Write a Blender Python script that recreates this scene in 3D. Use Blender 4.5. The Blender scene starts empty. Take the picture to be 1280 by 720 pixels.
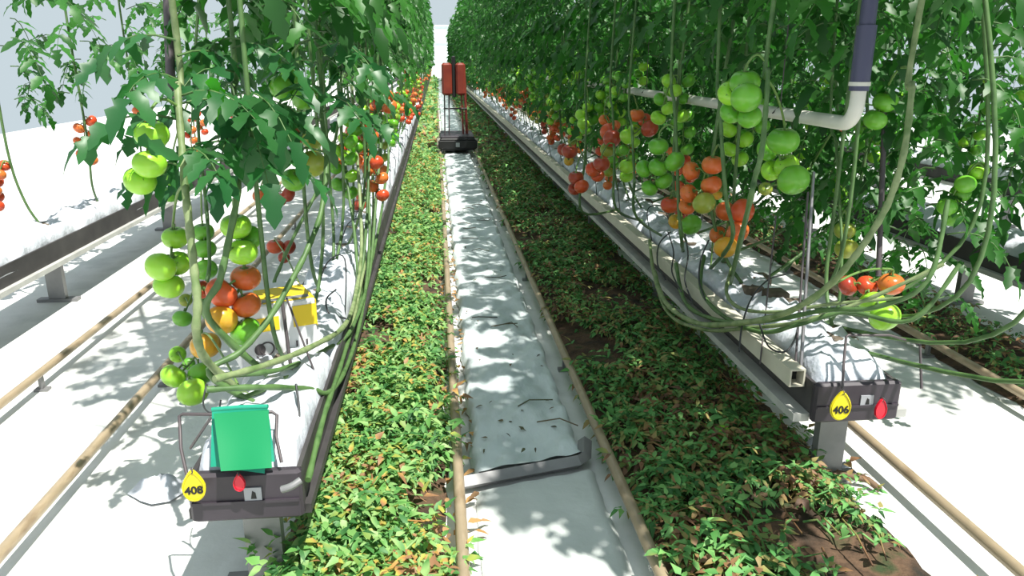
import bpy, math, random
from mathutils import Vector, Matrix
random.seed(7)
R = random.random
def U(a, b): return a + (b - a) * random.random()
scn = bpy.context.scene
COL = scn.collection
# ------------------------------------------------------------------ camera
F = 950.0; H = 1.45
TH = math.atan(284 / F); PS = math.atan(96 / F * math.cos(TH))
Fw = Vector((math.sin(PS) * math.cos(TH), math.cos(PS) * math.cos(TH), -math.sin(TH)))
Rt = Vector((math.cos(PS), -math.sin(PS), 0)); Up = Rt.cross(Fw)
EYE = Vector((0, 0, H))
cam_d = bpy.data.cameras.new('camera'); cam = bpy.data.objects.new('camera', cam_d); COL.objects.link(cam)
cam_d.sensor_width = 36; cam_d.lens = F / 1280 * 36; cam_d.clip_end = 300; cam_d.clip_start = .02
cam.matrix_world = Matrix(((Rt.x, Up.x, -Fw.x, 0), (Rt.y, Up.y, -Fw.y, 0), (Rt.z, Up.z, -Fw.z, H), (0, 0, 0, 1)))
scn.camera = cam
def at(x, y, d=None, X=None, z=None):
    """the point of the place seen at a photo position, at distance d, in the plane X, or at height z"""
    v = Fw + Rt * ((x - 640) / F) - Up * ((y - 360) / F)
    if d is None: d = X / v.x if X is not None else (z - H) / v.z
    return EYE + v * d
# ------------------------------------------------------------------ materials
def mat(name, col=(.8, .8, .8), rough=.5, metal=0, **k):
    m = bpy.data.materials.new(name); m.use_nodes = True
    b = m.node_tree.nodes['Principled BSDF']
    b.inputs['Base Color'].default_value = (*col, 1); b.inputs['Roughness'].default_value = rough; b.inputs['Metallic'].default_value = metal
    return m
def noisy(name, cols, scale=8, rough=.5, bump=0, bscale=None, metal=0, detail=4, island=False, transl=0, stretch=None, spec=.5, pos=None):
    m = mat(name, cols[0], rough, metal); nt = m.node_tree; N = nt.nodes; L = nt.links; b = N['Principled BSDF']
    b.inputs['Specular IOR Level'].default_value = spec
    tc = N.new('ShaderNodeTexCoord'); mp = N.new('ShaderNodeMapping'); L.new(tc.outputs['Object'], mp.inputs[0])
    if stretch: mp.inputs['Scale'].default_value = stretch
    rp = N.new('ShaderNodeValToRGB'); e = rp.color_ramp.elements
    n = len(cols)
    while len(e) < n: e.new(.5)
    for i, c in enumerate(cols):
        e[i].position = pos[i] if pos else (i / (n - 1) if island else .3 + .4 * i / max(1, n - 1)); e[i].color = (*c, 1)
    if island:
        g = N.new('ShaderNodeNewGeometry'); L.new(g.outputs['Random Per Island'], rp.inputs[0])
    else:
        t = N.new('ShaderNodeTexNoise'); t.inputs['Scale'].default_value = scale; t.inputs['Detail'].default_value = detail
        L.new(mp.outputs[0], t.inputs['Vector']); L.new(t.outputs['Fac'], rp.inputs[0])
    L.new(rp.outputs[0], b.inputs['Base Color'])
    if bump:
        t2 = N.new('ShaderNodeTexNoise'); t2.inputs['Scale'].default_value = bscale or scale * 3; t2.inputs['Detail'].default_value = 5
        L.new(mp.outputs[0], t2.inputs['Vector'])
        bp = N.new('ShaderNodeBump'); bp.inputs['Strength'].default_value = bump; bp.inputs['Distance'].default_value = .02
        L.new(t2.outputs['Fac'], bp.inputs['Height']); L.new(bp.outputs[0], b.inputs['Normal'])
    if transl:
        tr = N.new('ShaderNodeBsdfTranslucent'); mx = N.new('ShaderNodeMixShader'); mx.inputs[0].default_value = transl
        hs = N.new('ShaderNodeHueSaturation'); hs.inputs['Value'].default_value = 1.8; hs.inputs['Saturation'].default_value = 1.1
        L.new(rp.outputs[0], hs.inputs['Color']); L.new(hs.outputs[0], tr.inputs[0])
        L.new(b.outputs[0], mx.inputs[1]); L.new(tr.outputs[0], mx.inputs[2]); L.new(mx.outputs[0], N['Material Output'].inputs[0])
    return m
def patchy(name, cols, pos=None, rough=.5, transl=.2, island=True):
    m = noisy(name, cols, island=True, rough=rough, transl=transl, pos=pos); nt = m.node_tree; N = nt.nodes; L = nt.links
    rp = [n for n in N if n.type == 'VALTORGB'][0]; g = [n for n in N if n.type == 'NEW_GEOMETRY'][0]; mp = [n for n in N if n.type == 'MAPPING'][0]
    t = N.new('ShaderNodeTexNoise'); t.inputs['Scale'].default_value = 5.5; t.inputs['Detail'].default_value = 2; L.new(mp.outputs[0], t.inputs['Vector'])
    r2 = N.new('ShaderNodeMapRange'); r2.inputs['From Min'].default_value = .45; r2.inputs['From Max'].default_value = .75; r2.inputs['To Min'].default_value = 0; r2.inputs['To Max'].default_value = .55; L.new(t.outputs['Fac'], r2.inputs['Value'])
    sc = N.new('ShaderNodeMath'); sc.operation = 'MULTIPLY'; sc.inputs[1].default_value = .80; L.new(g.outputs['Random Per Island'], sc.inputs[0])
    ad = N.new('ShaderNodeMath'); ad.operation = 'ADD'; ad.use_clamp = True; L.new(sc.outputs[0], ad.inputs[0]); L.new(r2.outputs[0], ad.inputs[1]); L.new(ad.outputs[0], rp.inputs[0])
    return m
M = {}
M['leaf'] = noisy('tomato_leaf', [(.015, .07, .012), (.03, .13, .02), (.05, .19, .03), (.025, .10, .02)], island=True, rough=.45, transl=.35)
M['leaf_near'] = noisy('tomato_leaf_large', [(.02, .10, .03), (.035, .15, .04), (.03, .12, .03)], island=True, rough=.4, transl=.35)
M['leaf_lit'] = noisy('backlit_leaf', [(.08, .42, .02), (.06, .35, .02)], island=True, rough=.4, transl=.6)  # brighter green carries the glow of sun through these leaflets
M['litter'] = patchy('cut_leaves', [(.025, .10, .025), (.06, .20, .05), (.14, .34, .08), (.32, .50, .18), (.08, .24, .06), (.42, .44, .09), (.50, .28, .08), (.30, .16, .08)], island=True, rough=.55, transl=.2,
                    pos=[0, .18, .36, .54, .7, .84, .92, 1])  # sunlit left heap: paler greens put the sunlight into the colour
M['litter_shaded'] = patchy('cut_leaves_shaded', [(.03, .12, .03), (.06, .22, .05), (.11, .32, .08), (.20, .42, .12), (.07, .22, .05), (.28, .26, .08), (.28, .15, .07), (.15, .08, .045)], island=True, rough=.6, transl=.15,
                    pos=[0, .16, .32, .46, .58, .72, .86, 1])  # same cut leaves, shade put into darker colours for the right side
M['litter_bed'] = noisy('dry_leaf_bed', [(.02, .016, .01), (.06, .035, .02), (.12, .07, .04), (.03, .05, .015)], scale=9, rough=.9, bump=.8, bscale=40)
M['stem'] = noisy('green_stem', [(.04, .10, .025), (.10, .19, .06), (.06, .13, .035)], scale=12, rough=.5)
M['stem_pale'] = noisy('pale_stem', [(.10, .18, .05), (.24, .30, .14), (.09, .15, .045)], scale=14, rough=.55)
M['truss'] = noisy('truss_stalk', [(.12, .24, .05), (.16, .26, .07)], scale=20, rough=.5)
M['white_floor'] = noisy('white_ground_cover', [(.62, .64, .62), (.78, .79, .77), (.70, .71, .68)], scale=3, rough=.6, bump=.25, bscale=14)
M['film'] = noisy('white_film', [(.52, .60, .61), (.70, .77, .78), (.63, .70, .71)], scale=5, rough=.42, bump=.35, bscale=22, stretch=(1, .5, 1))
M['film2'] = noisy('white_film_flat', [(.58, .62, .60), (.68, .72, .70)], scale=4, rough=.5, bump=.2, bscale=20)
M['bag'] = noisy('white_slab_film', [(.46, .50, .56), (.66, .69, .75), (.57, .61, .67)], scale=7, rough=.36, bump=.9, bscale=13)
M['dark'] = noisy('dark_plastic', [(.028, .022, .03), (.05, .04, .052)], scale=7, rough=.5)
M['black'] = mat('black_plastic', (.012, .012, .013), .5)
M['web'] = noisy('dark_channel', [(.035, .032, .034), (.07, .066, .065)], scale=6, rough=.6)
M['grey'] = noisy('galvanised_grey', [(.20, .20, .205), (.28, .28, .28)], scale=9, rough=.5, metal=.2)
M['flange'] = noisy('pale_grey_lip', [(.42, .42, .40), (.56, .56, .53)], scale=10, rough=.5)
M['beige'] = noisy('beige_painted_tube', [(.55, .52, .42), (.66, .63, .52)], scale=8, rough=.5)
M['rail'] = noisy('weathered_rail', [(.26, .19, .12), (.42, .33, .22), (.34, .27, .18), (.50, .40, .28)], scale=14, rough=.38, metal=.15, stretch=(1, .35, 1))
M['pipe'] = noisy('white_pipe', [(.62, .60, .54), (.74, .72, .66)], scale=5, rough=.4)
M['coupling'] = mat('blue_grey_coupling', (.07, .07, .13), .45)
M['steel'] = mat('dull_steel', (.30, .29, .30), .4, .6)
M['wire'] = mat('dark_wire', (.10, .085, .09), .5, .3)
M['tube'] = mat('black_drip_tube', (.025, .028, .03), .45)
M['red'] = noisy('red_paint', [(.17, .02, .015), (.24, .04, .02)], scale=6, rough=.45)
M['tag_y'] = mat('yellow_tag', (.80, .66, .01), .4)
M['tag_r'] = mat('red_tag', (.72, .01, .035), .35)
M['ink'] = mat('black_ink', (.01, .01, .01), .6)
M['label'] = mat('grey_label', (.38, .39, .42), .5)
M['green_card'] = mat('bright_green_card', (.005, .24, .085), .5)
M['teal_card'] = mat('teal_card', (.01, .30, .19), .5)
M['box_w'] = noisy('white_carton', [(.72, .72, .74), (.80, .80, .82)], scale=4, rough=.6)
M['box_y'] = mat('yellow_print', (.85, .60, .02), .55)
M['wool'] = noisy('plant_cube', [(.10, .08, .06), (.2, .16, .12)], scale=20, rough=.9)
M['glass'] = mat('milky_glazing', (.75, .85, .85), .3)
M['mullion'] = mat('white_mullion', (.75, .77, .77), .4)
TOM = {'green': [(.10, .36, .02), (.17, .46, .04)], 'lime': [(.26, .60, .03), (.34, .66, .05)], 'olive': [(.22, .34, .04), (.34, .36, .05)],
       'yellow': [(.62, .42, .04), (.75, .36, .03)], 'orange': [(.66, .20, .04), (.70, .13, .03)], 'red': [(.58, .055, .02), (.66, .11, .03)], 'deep': [(.34, .035, .02), (.44, .07, .03)]}
for k, c in TOM.items():
    m = noisy('tomato_' + k, c, scale=14, rough=.28, detail=1)
    b = m.node_tree.nodes['Principled BSDF']; b.inputs['Subsurface Weight'].default_value = .15; b.inputs['Subsurface Scale'].default_value = .02
    M['t_' + k] = m
# ------------------------------------------------------------------ mesh builder
class MB:
    def __init__(s): s.v = []; s.f = []; s.m = []; s.sm = []
    def add(s, vs, fs, mi=0, smooth=False):
        o = len(s.v); s.v += [tuple(p) for p in vs]
        for f in fs: s.f.append(tuple(i + o for i in f)); s.m.append(mi); s.sm.append(smooth)
    def box(s, a, b, mi=0, ch=0):
        x0, y0, z0 = a; x1, y1, z1 = b
        if ch <= 0:
            s.add([(x0,y0,z0),(x1,y0,z0),(x1,y1,z0),(x0,y1,z0),(x0,y0,z1),(x1,y0,z1),(x1,y1,z1),(x0,y1,z1)],
                  [(0,3,2,1),(4,5,6,7),(0,1,5,4),(1,2,6,5),(2,3,7,6),(3,0,4,7)], mi); return
        c = ch; vs = []
        for (z, ins) in ((z0, c), (z0 + c, 0), (z1 - c, 0), (z1, c)):
            for (px, py) in ((x0+ins+c, y0+ins), (x1-ins-c, y0+ins), (x1-ins, y0+ins+c), (x1-ins, y1-ins-c), (x1-ins-c, y1-ins), (x0+ins+c, y1-ins), (x0+ins, y1-ins-c), (x0+ins, y0+ins+c)):
                vs.append((px, py, z))
        fs = [tuple(range(7, -1, -1)), tuple(range(24, 32))]
        for r in range(3):
            for i in range(8):
                j = (i + 1) % 8; fs.append((r*8+i, r*8+j, r*8+8+j, r*8+8+i))
        s.add(vs, fs, mi)
    def tube(s, pts, r, mi=0, n=6, cap=True, smooth=True):
        pts = [Vector(p) for p in pts]; rs = r if isinstance(r, (list, tuple)) else [r] * len(pts)
        vs = []; fs = []; ref = None
        for i, p in enumerate(pts):
            t = (pts[min(i+1, len(pts)-1)] - pts[max(i-1, 0)]).normalized()
            if ref is None: ref = Vector((0, 0, 1)) if abs(t.z) < .8 else Vector((1, 0, 0))
            a = t.cross(ref).normalized(); b = a.cross(t).normalized(); ref = b
            for k in range(n):
                w = 2 * math.pi * k / n; vs.append(p + (a * math.cos(w) + b * math.sin(w)) * rs[i])
        for i in range(len(pts) - 1):
            for k in range(n):
                j = (k + 1) % n; fs.append((i*n+k, i*n+j, (i+1)*n+j, (i+1)*n+k))
        s.add(vs, fs, mi, smooth)
        if cap: s.add(vs[:n], [tuple(range(n))], mi); s.add(vs[-n:], [tuple(range(n-1, -1, -1))], mi)
    def leaflet(s, p, d, nrm, L, W, mi=0, curl=.25, jag=.25, seg=4):
        d = d.normalized(); sd = d.cross(nrm).normalized(); n = sd.cross(d).normalized()
        prof = [0, .8, .55, 1, .5, .62, 0] if seg == 6 else [0, .75, 1, .62, 0] if seg == 4 else [0, 1, .7, 0] if seg == 3 else [0, 1, 0]
        vs = []; ci = []; li = []; ri = []
        for i in range(seg + 1):
            t = i / seg; c = p + d * (L * t) - n * (curl * L * t * t)
            ci.append(len(vs)); vs.append(c)
            if 0 < i < seg:
                w = W * .5 * prof[i] * U(1 - jag, 1 + jag); up = n * (w * .35); bk = d * (-L * .07 if jag else 0)
                li.append(len(vs)); vs.append(c - sd * w + up + bk); ri.append(len(vs)); vs.append(c + sd * w + up + bk)
        fs = [(ci[0], ci[1], li[0]), (ci[0], ri[0], ci[1])]
        for i in range(1, seg - 1):
            fs += [(ci[i], ci[i+1], li[i], li[i-1])[:0] or (li[i-1], ci[i], ci[i+1], li[i]), (ci[i], ri[i-1], ri[i], ci[i+1])]
        fs += [(li[-1], ci[seg-1], ci[seg]), (ci[seg-1], ri[-1], ci[seg])]
        s.add(vs, fs, mi, True)
    def compound(s, p, ang, L, droop=.5, mi=0, smi=1, nl=7, seg=4, rise=.35, size=1.0, wid=1.0):
        """a tomato leaf: arching midrib with paired leaflets and one at the tip"""
        pts = []; a = Vector((math.cos(ang), math.sin(ang), 0))
        for i in range(6):
            t = i / 5; pts.append(p + a * (L * t * (1 - .15 * t)) + Vector((0, 0, L * (rise * t - droop * 2 * t * t))))
        if smi is not None: s.tube(pts, [.004, .0035, .003, .0025, .002, .0015], smi, 3, False)
        side = a.cross(Vector((0, 0, 1)))
        k = (nl - 1) // 2
        for i in range(k):
            t = .3 + .6 * i / max(1, k - 1) if k > 1 else .5
            q = t * 5; j = min(4, int(q)); c = pts[j].lerp(pts[j+1], q - j); tg = (pts[j+1] - pts[j]).normalized()
            for sg in (-1, 1):
                dd = tg * U(.35, .7) + side * sg + Vector((0, 0, U(-.5, .0)))
                nn = Vector((U(-.5, .5), U(-.5, .5), 1)); s.leaflet(c, dd, nn, L * size * U(.26, .38), L * size * wid * U(.15, .22), mi, U(.1, .5), .28, seg)
        s.leaflet(pts[-1], (pts[-1] - pts[-2]), Vector((U(-.4, .4), U(-.4, .4), 1)), L * size * U(.30, .40), L * size * wid * .22, mi, .3, .25, seg)
    def mesh(s, name, mats):
        me = bpy.data.meshes.new(name); me.from_pydata(s.v, [], s.f)
        me.polygons.foreach_set('material_index', s.m); me.polygons.foreach_set('use_smooth', s.sm)
        for m in mats: me.materials.append(m)
        me.update(); return me
    def obj(s, name, mats, parent=None, loc=None):
        if not isinstance(mats, (list, tuple)): mats = [mats]
        return link(name, s.mesh(name, mats), parent, loc)
def link(name, me, parent=None, loc=None):
    o = bpy.data.objects.new(name, me); COL.objects.link(o)
    if parent: o.parent = parent
    if loc is not None: o.location = loc
    return o
def tag(o, label=None, cat=None, group=None, kind=None):
    if label: o['label'] = label
    if cat: o['category'] = cat
    if group: o['group'] = group
    if kind: o['kind'] = kind
    return o
def thing(name, label, cat, loc=(0, 0, 0), rz=0, group=None):
    o = link(name, None, None, loc); o.rotation_euler = (0, 0, rz); return tag(o, label, cat, group)
def kids(o): return [c for c in bpy.data.objects if c.parent == o]
def spline(pts, n=6):
    pts = [Vector(p) for p in pts]; out = []
    for i in range(len(pts) - 1):
        p0 = pts[max(i-1, 0)]; p1 = pts[i]; p2 = pts[i+1]; p3 = pts[min(i+2, len(pts)-1)]
        for k in range(n):
            t = k / n; out.append(.5 * ((2*p1) + (p2-p0)*t + (2*p0-5*p1+4*p2-p3)*t*t + (3*p1-p0-3*p2+p3)*t**3))
    out.append(pts[-1]); return out
# ------------------------------------------------------------------ key lines of the place
P0 = 1.875
ROWL, ROWR = -.52, 1.36          # centres of the two rows beside the aisle
RL, RR = .04, .585               # rails
GZ0, GZ1 = .30, .43              # gutter
YL, YR = 1.81, 2.20              # near ends of the gutters
FAR = 62.0
# ------------------------------------------------------------------ setting
b = MB(); b.add([(-9, -1.5, 0), (12, -1.5, 0), (12, FAR + 10, 0), (-9, FAR + 10, 0)], [(0, 1, 2, 3)])
tag(b.obj('floor', M['white_floor']), kind='structure')
b = MB(); b.box((-9, FAR + 9.6, 0), (12, FAR + 9.8, 4.5)); w = tag(b.obj('wall_far', M['glass']), kind='structure')
b = MB()
for i in range(15): b.box((-9 + i * 1.5 - .03, FAR + 9.5, 0), (-9 + i * 1.5 + .03, FAR + 9.6, 4.5))
for z in (.0, 1.5, 3.0, 4.4): b.box((-9, FAR + 9.5, z), (12, FAR + 9.6, z + .07))
tag(b.obj('trim_1', M['mullion']), kind='structure')
# ---- film strips between the rails
def h2(x, y): return math.sin(x * 12.9 + y * 7.3) * .5 + math.sin(x * 31 + y * 19.7 + 2) * .3 + math.sin(y * 43 + x * 5) * .2
pa = at(577, 604, z=.04); pb = at(722, 577, z=.04); yb = (pa.y + pb.y) / 2; SK = (pb.y - pa.y) / (pb.x - pa.x)      # crossbar
def film(name, y0, y1, z, m, label, x0=RL + .055, x1=RR - .075, amp=.009, th=.0, rough_edge=.012, skew=0):
    b = MB(); ys = []; y = y0
    while y < y1: ys.append(y); y += .02 if y < y0 + 3 else .06 if y < 12 else .4
    ys.append(y1); nx = 22; vs = []; fs = []
    for j, y in enumerate(ys):
        e0 = x0 + rough_edge * h2(1.3, y * 1.7); e1 = x1 + rough_edge * h2(4.1, y * 2.1)
        for i in range(nx + 1):
            t = i / nx; x = e0 + (e1 - e0) * t
            zz = z + amp * (h2(x * 1.7, y * .9) + .9 * math.sin(y * 14 + 5 * math.sin(x * 6) + 2 * math.sin(y * 3)) * math.sin(x * 9 + y * 2)) + .35 * amp * math.sin((x - y * .5) * 60)
            if i in (0, nx): zz = max(.004, z - .02 - th)
            vs.append((x, y + skew * (x - .3) * (math.exp(-abs(y - y0) * 2) if y0 > 0 else math.exp(-abs(y1 - y) * 2)), zz))
    for j in range(len(ys) - 1):
        for i in range(nx):
            a = j * (nx + 1) + i; fs.append((a, a + 1, a + nx + 2, a + nx + 1))
    b.add(vs, fs, 0, True)
    return tag(b.obj(name, m), label, 'ground cover')
film('film_strip', yb + .03, FAR + 8, .06, M['film'], 'long wrinkled white film strip running away between the two pipe rails', th=.03, skew=SK)
film('film_strip', -.6, yb - .03, .02, M['film2'], 'flat near piece of white film in front of the grey crossbar', amp=.003, rough_edge=.006, x1=RR - .05, skew=SK)
b = MB()     # crossbar: grey sleeper carrying the rails, upturned ends
pa = at(577, 604, z=.04); pb = at(722, 577, z=.04)
dx = (pb - pa).normalized(); b.tube([pa - dx * .02, pa, pa.lerp(pb, .5), pb, pb + Vector((.03, .03, .0)), pb + Vector((.045, .10, .03))], .027, 0, 4, True, False)
tag(b.obj('rail_support', M['grey']), 'grey metal crossbar under the rails at the near end of the film', 'support')
# ---- debris on the film
b = MB()
for i in range(70):
    y = yb + .1 + 9 * R() ** 1.6; x = U(RL + .1, RR - .1)
    b.leaflet(Vector((x, y, .072)), Vector((U(-1, 1), U(-1, 1), 0)), Vector((U(-.4, .4), U(-.4, .4), 1)), U(.015, .045), U(.006, .016), 0, .2)
for i in range(14):
    y = yb + .3 + 5 * R(); x = U(RL + .1, RR - .15); b.tube([(x, y, .074), (x + U(.03, .1), y + U(-.05, .05), .078), (x + U(.1, .16), y + U(-.05, .05), .074)], .003, 0, 4)
tag(b.obj('leaf_crumbs', noisy('dry_crumbs', [(.05, .05, .035), (.16, .12, .07), (.08, .11, .05)], island=True, rough=.8)), 'small dry leaf scraps scattered over the white film strip', 'litter', kind='stuff')
# ---- rails
def rail(x, label, y0=-.8, z=.085, r=.019):
    o = thing('pipe_rail', label, 'rail', (x, 0, 0))
    b = MB(); b.tube([(0, y0, z), (0, 6, z), (0, FAR + 6, z)], r, 0, 10); b.obj('rail_pipe', M['rail'], o)
    b = MB()
    y = yb + 1.0
    for k in range(16):
        b = MB(); b.box((-.03, y - .02, 0), (.03, y + .02, .012)); b.box((-.008, y - .012, .01), (.008, y + .012, z - r + .002)); b.obj('saddle', M['grey'], o); y += 1.6 * (1 + k * .15)
    return o
rail(RL, 'left of the two weathered pipe rails flanking the white film strip')
rail(RR, 'right of the two weathered pipe rails flanking the white film strip')
rail(RL - P0, 'outer pipe rail in the sunlit side aisle at the far left')
rail(RR - P0, 'inner pipe rail in the sunlit side aisle, nearer the bumblebee carton')
rail(RL + P0 - .33, 'pipe rail emerging from under the right gutter beside the red tag')
rail(RR + P0, 'pipe rail in the side aisle hidden behind the right row')
# ---- litter beds
def bed(name, x0, x1, y0, y1, hgt, m, label):
    b = MB(); ys = []; y = y0
    while y < y1: ys.append(y); y += .05 if y < 9 else .5
    nx = 14; vs = []; fs = []
    for y in ys:
        a = x0 + .02 * h2(1, y); c = x1 + .025 * h2(3, y)
        for i in range(nx + 1):
            t = i / nx; x = a + (c - a) * t; e = math.sin(math.pi * t) ** .5
            vs.append((x, y, .004 + e * (hgt + .018 * h2(x * 2, y * 1.3)) if 0 < i < nx else .003))
    for j in range(len(ys) - 1):
        for i in range(nx): q = j * (nx + 1) + i; fs.append((q, q + 1, q + nx + 2, q + nx + 1))
    b.add(vs, fs, 0, True); return tag(b.obj(name, m), label, 'litter', kind='stuff')
bed('leaf_bed', -.50, RL - .035, 1.15, FAR, .03, M['litter_bed'], 'brown dry leaf bed under the cut leaves left of the rails')
bed('leaf_bed', RR + .035, 1.40, 1.15, FAR, .03, M['litter_bed'], 'brown dry leaf bed under the cut leaves right of the rails')
def litter(name, x0, x1, m, label, n, seedv, xp=1.0, gap=.0):
    random.seed(seedv); b = MB()
    for i in range(n):
        t = R(); y = 1.2 + 10.5 * t ** 1.7
        x = x0 + (x1 - x0) * R() ** xp
        if math.sin(y * 5.1 + x * 7) + math.sin(y * 2.3 - x * 5) < -1.2 + gap: continue
        L = U(.06, .12) * (1 + max(0, y - 5) * .06); mid = (x0 + x1) / 2; z = .03 + .06 * R() * (1 - abs(x - mid) / (x1 - x0)) + .022 * max(0, h2(x * .9, y * .45))
        a = U(0, 6.28)
        b.compound(Vector((x, y, z + .015)), a, L, U(.0, .4), 0, None, 5, 3, U(.1, 1.0), U(1.0, 1.4), .8)
    for i in range(160):
        y = 1.3 + 8 * R() ** 1.5; x = U(x0, x1); a = U(0, 6.28); l = U(.06, .22); p = Vector((x, y, U(.06, .10))); q = Vector((math.cos(a) * .6, math.sin(a), 0)) * l
        if x0 < (p + q).x < x1: b.tube([p, p + q * .5 + Vector((U(-.02, .02), U(-.02, .02), U(0, .03))), p + q + Vector((0, 0, U(-.03, .0)))], U(.002, .0045), 0, 4, False)
    for i in range(n // 3):
        y = 11 + 50 * R() ** 1.5; x = U(x0, x1)
        s = .05 + (y - 11) * .004
        b.leaflet(Vector((x, y, U(.05, .11))), Vector((U(-1, 1), U(-1, 1), U(-.2, .6))), Vector((U(-.5, .5), U(-.8, .2), 1)), s * 1.7, s, 0, .3, .2, 2)
    return tag(b.obj(name, m), label, 'litter', kind='stuff')
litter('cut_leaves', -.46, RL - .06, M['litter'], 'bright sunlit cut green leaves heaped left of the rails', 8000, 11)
litter('cut_leaves', RR + .06, 1.33, M['litter_shaded'], 'shaded dark green and brown cut leaves right of the rails', 8500, 12, 1.0, .35)
bed('leaf_bed', RR + P0 + .04, 3.08, 2.0, 40, .04, M['litter_bed'], 'dry leaf bed in the side aisle behind the right row')
bed('leaf_bed', 1.56, RL + P0 - .05, 3.2, 40, .04, M['litter_bed'], 'dry leaf bed close behind the right gutter')
litter('cut_leaves', RR + P0 + .06, 3.0, M['litter_shaded'], 'dark cut leaves in the side aisle behind the right row', 2200, 13)
# leafy crumbs touching the left rail side
random.seed(5)
b = MB()
for i in range(260):
    y = 1.5 + 8 * R() ** 1.5; x = U(RL - .07, RL + .07)
    b.leaflet(Vector((x, y, U(.02, .05))), Vector((U(-1, 1), U(-1, 1), .1)), Vector((U(-.4, .4), U(-.4, .4), 1)), U(.03, .07), U(.015, .03), 0, .3, .2, 3)
tag(b.obj('dry_leaves', noisy('dry_leaf', [(.30, .14, .05), (.42, .26, .10), (.20, .12, .06), (.5, .3, .14)], island=True, rough=.8, transl=.2)), 'orange brown dry leaves caught along the left rail', 'litter', kind='stuff')
# ------------------------------------------------------------------ gutters
def gutter(x0, x1, y0, label, lip='flange', lw=.03):
    o = thing('growing_gutter', label, 'gutter', ((x0 + x1) / 2, y0, 0))
    w = (x1 - x0) / 2; L = FAR - y0
    b = MB(); b.box((-w, .012, GZ0 + .012), (-w + .012, L, GZ1)); b.box((w - .012, .012, GZ0 + .012), (w, L, GZ1)); b.box((-w + .012, .012, GZ0 + .05), (w - .012, L, GZ0 + .06))
    b.obj('channel', M['web'], o)
    for s in (-1, 1):
        b = MB(); b.box((s * w - lw if s < 0 else s * w, .012, GZ0 - .01), (s * w if s < 0 else s * w + lw, L, GZ0 + .018)); b.obj('bottom_lip', M[lip], o)
    b = MB(); b.box((-w - .004, -.02, GZ0 - .004), (w + .004, .012, GZ1 + .006), 0, .008); b.box((-w + .004, -.026, GZ0 + .05), (w - .004, -.018, GZ0 + .058)); b.obj('end_cap', M['dark'], o)
    for k in range(14):
        y = .12 + 2.1 * k
        b = MB(); b.box((-.05, y - .02, 0), (.05, y + .02, GZ0 + .052)); b.box((-.12, y - .03, 0), (.12, y + .03, .02)); b.obj('stand', M['grey'], o)
    return o
def tube_on(o, sx, w):
    b = MB(); x0 = sx * (w + .004); x1 = sx * (w + .058); x0, x1 = min(x0, x1), max(x0, x1)
    z0, z1 = GZ1 - .035, GZ1 + .028; t = .006; y0 = .06; y1 = FAR - 3
    b.box((x0, y0, z0), (x1, y1, z0 + t)); b.box((x0, y0, z1 - t), (x1, y1, z1)); b.box((x0, y0, z0 + t), (x0 + t, y1, z1 - t)); b.box((x1 - t, y0, z0 + t), (x1, y1, z1 - t))
    b.box((x0 + t, y0 + .05, z0 + t), (x1 - t, y0 + .06, z1 - t), 1)
    b.obj('side_tube', [M['beige'], M['black']], o)
GL = gutter(-.66, -.38, YL, 'dark growing gutter of the left row with the green sheets at its end', 'web', .018)
GR = gutter(1.215, 1.505, YR, 'dark growing gutter of the right row with beige tube along its side', 'flange', .055)
tube_on(GR, -1, .145); 
gutter(-2.54, -2.26, 2.6, 'growing gutter of the next row beyond the left side aisle')
gutter(3.09, 3.37, 2.0, 'growing gutter of the next row beyond the right row')
gutter(4.97, 5.25, 2.0, 'growing gutter two rows beyond the right row')
# labels on end caps
def cap_label(o, x, z):
    b = MB(); b.box((x - .022, -.024, z - .02), (x + .022, -.0195, z + .02)); b.add([(x - .006, -.0245, z - .012), (x + .009, -.0245, z - .012), (x + .007, -.0245, z + .006), (x - .001, -.0245, z + .012)], [(0, 1, 2, 3)], 1)
    tag(b.obj('label_plate', [M['label'], M['ink']], o), 'small grey sticker with a dark mark')
q = at(1081, 500, z=.37); cap_label(GR, q.x - 1.36, .372)
q = at(320, 604, z=.385); cap_label(GL, q.x + .52, .375)
# ------------------------------------------------------------------ grow bags
def bag_mesh(L, W, Hh, seed):
    random.seed(seed); b = MB(); nx, ny = 16, 30; ph = [U(0, 6) for _ in range(8)]
    def prof(u, v):    # u across -1..1, v along -1..1
        e = (1 - abs(u) ** 5) ** .5 * (1 - abs(v) ** 9) ** .6
        wr = .011 * math.sin(u * 5 + v * 9 + ph[0]) + .006 * math.sin(u * 11 - v * 14 + ph[1]) + .005 * math.sin(v * 31 + 3 * math.sin(u * 3 + ph[2])) + .004 * math.sin(u * 23 + v * 17 + ph[3])
        pinch = .35 * max(0, abs(v) - .8) / .2
        return Hh * (e * (1 - pinch)) + wr * e
    vs = []; fs = []
    for j in range(ny + 1):
        for i in range(nx + 1):
            u = -1 + 2 * i / nx; v = -1 + 2 * j / ny
            vs.append((u * W / 2 * (1 - .06 * abs(v) ** 8), v * L / 2, prof(u, v)))
    n = len(vs)
    for j in range(ny + 1):
        for i in range(nx + 1):
            u = -1 + 2 * i / nx; v = -1 + 2 * j / ny; vs.append((u * W / 2 * .98, v * L / 2 * .99, -.001))
    for j in range(ny):
        for i in range(nx):
            a = j * (nx + 1) + i; fs.append((a, a + 1, a + nx + 2, a + nx + 1)); fs.append((n + a, n + a + nx + 1, n + a + nx + 2, n + a + 1))
    for j in range(ny):
        a = j * (nx + 1); fs.append((a, a + nx + 1, n + a + nx + 1, n + a)); a += nx; fs.append((a, n + a, n + a + nx + 1, a + nx + 1))
    for i in range(nx):
        fs.append((i, n + i, n + i + 1, i + 1)); a = ny * (nx + 1) + i; fs.append((a, a + 1, n + a + 1, n + a))
    b.add(vs, fs, 0, True); return b.mesh('grow_bag', [M['bag']])
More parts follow.
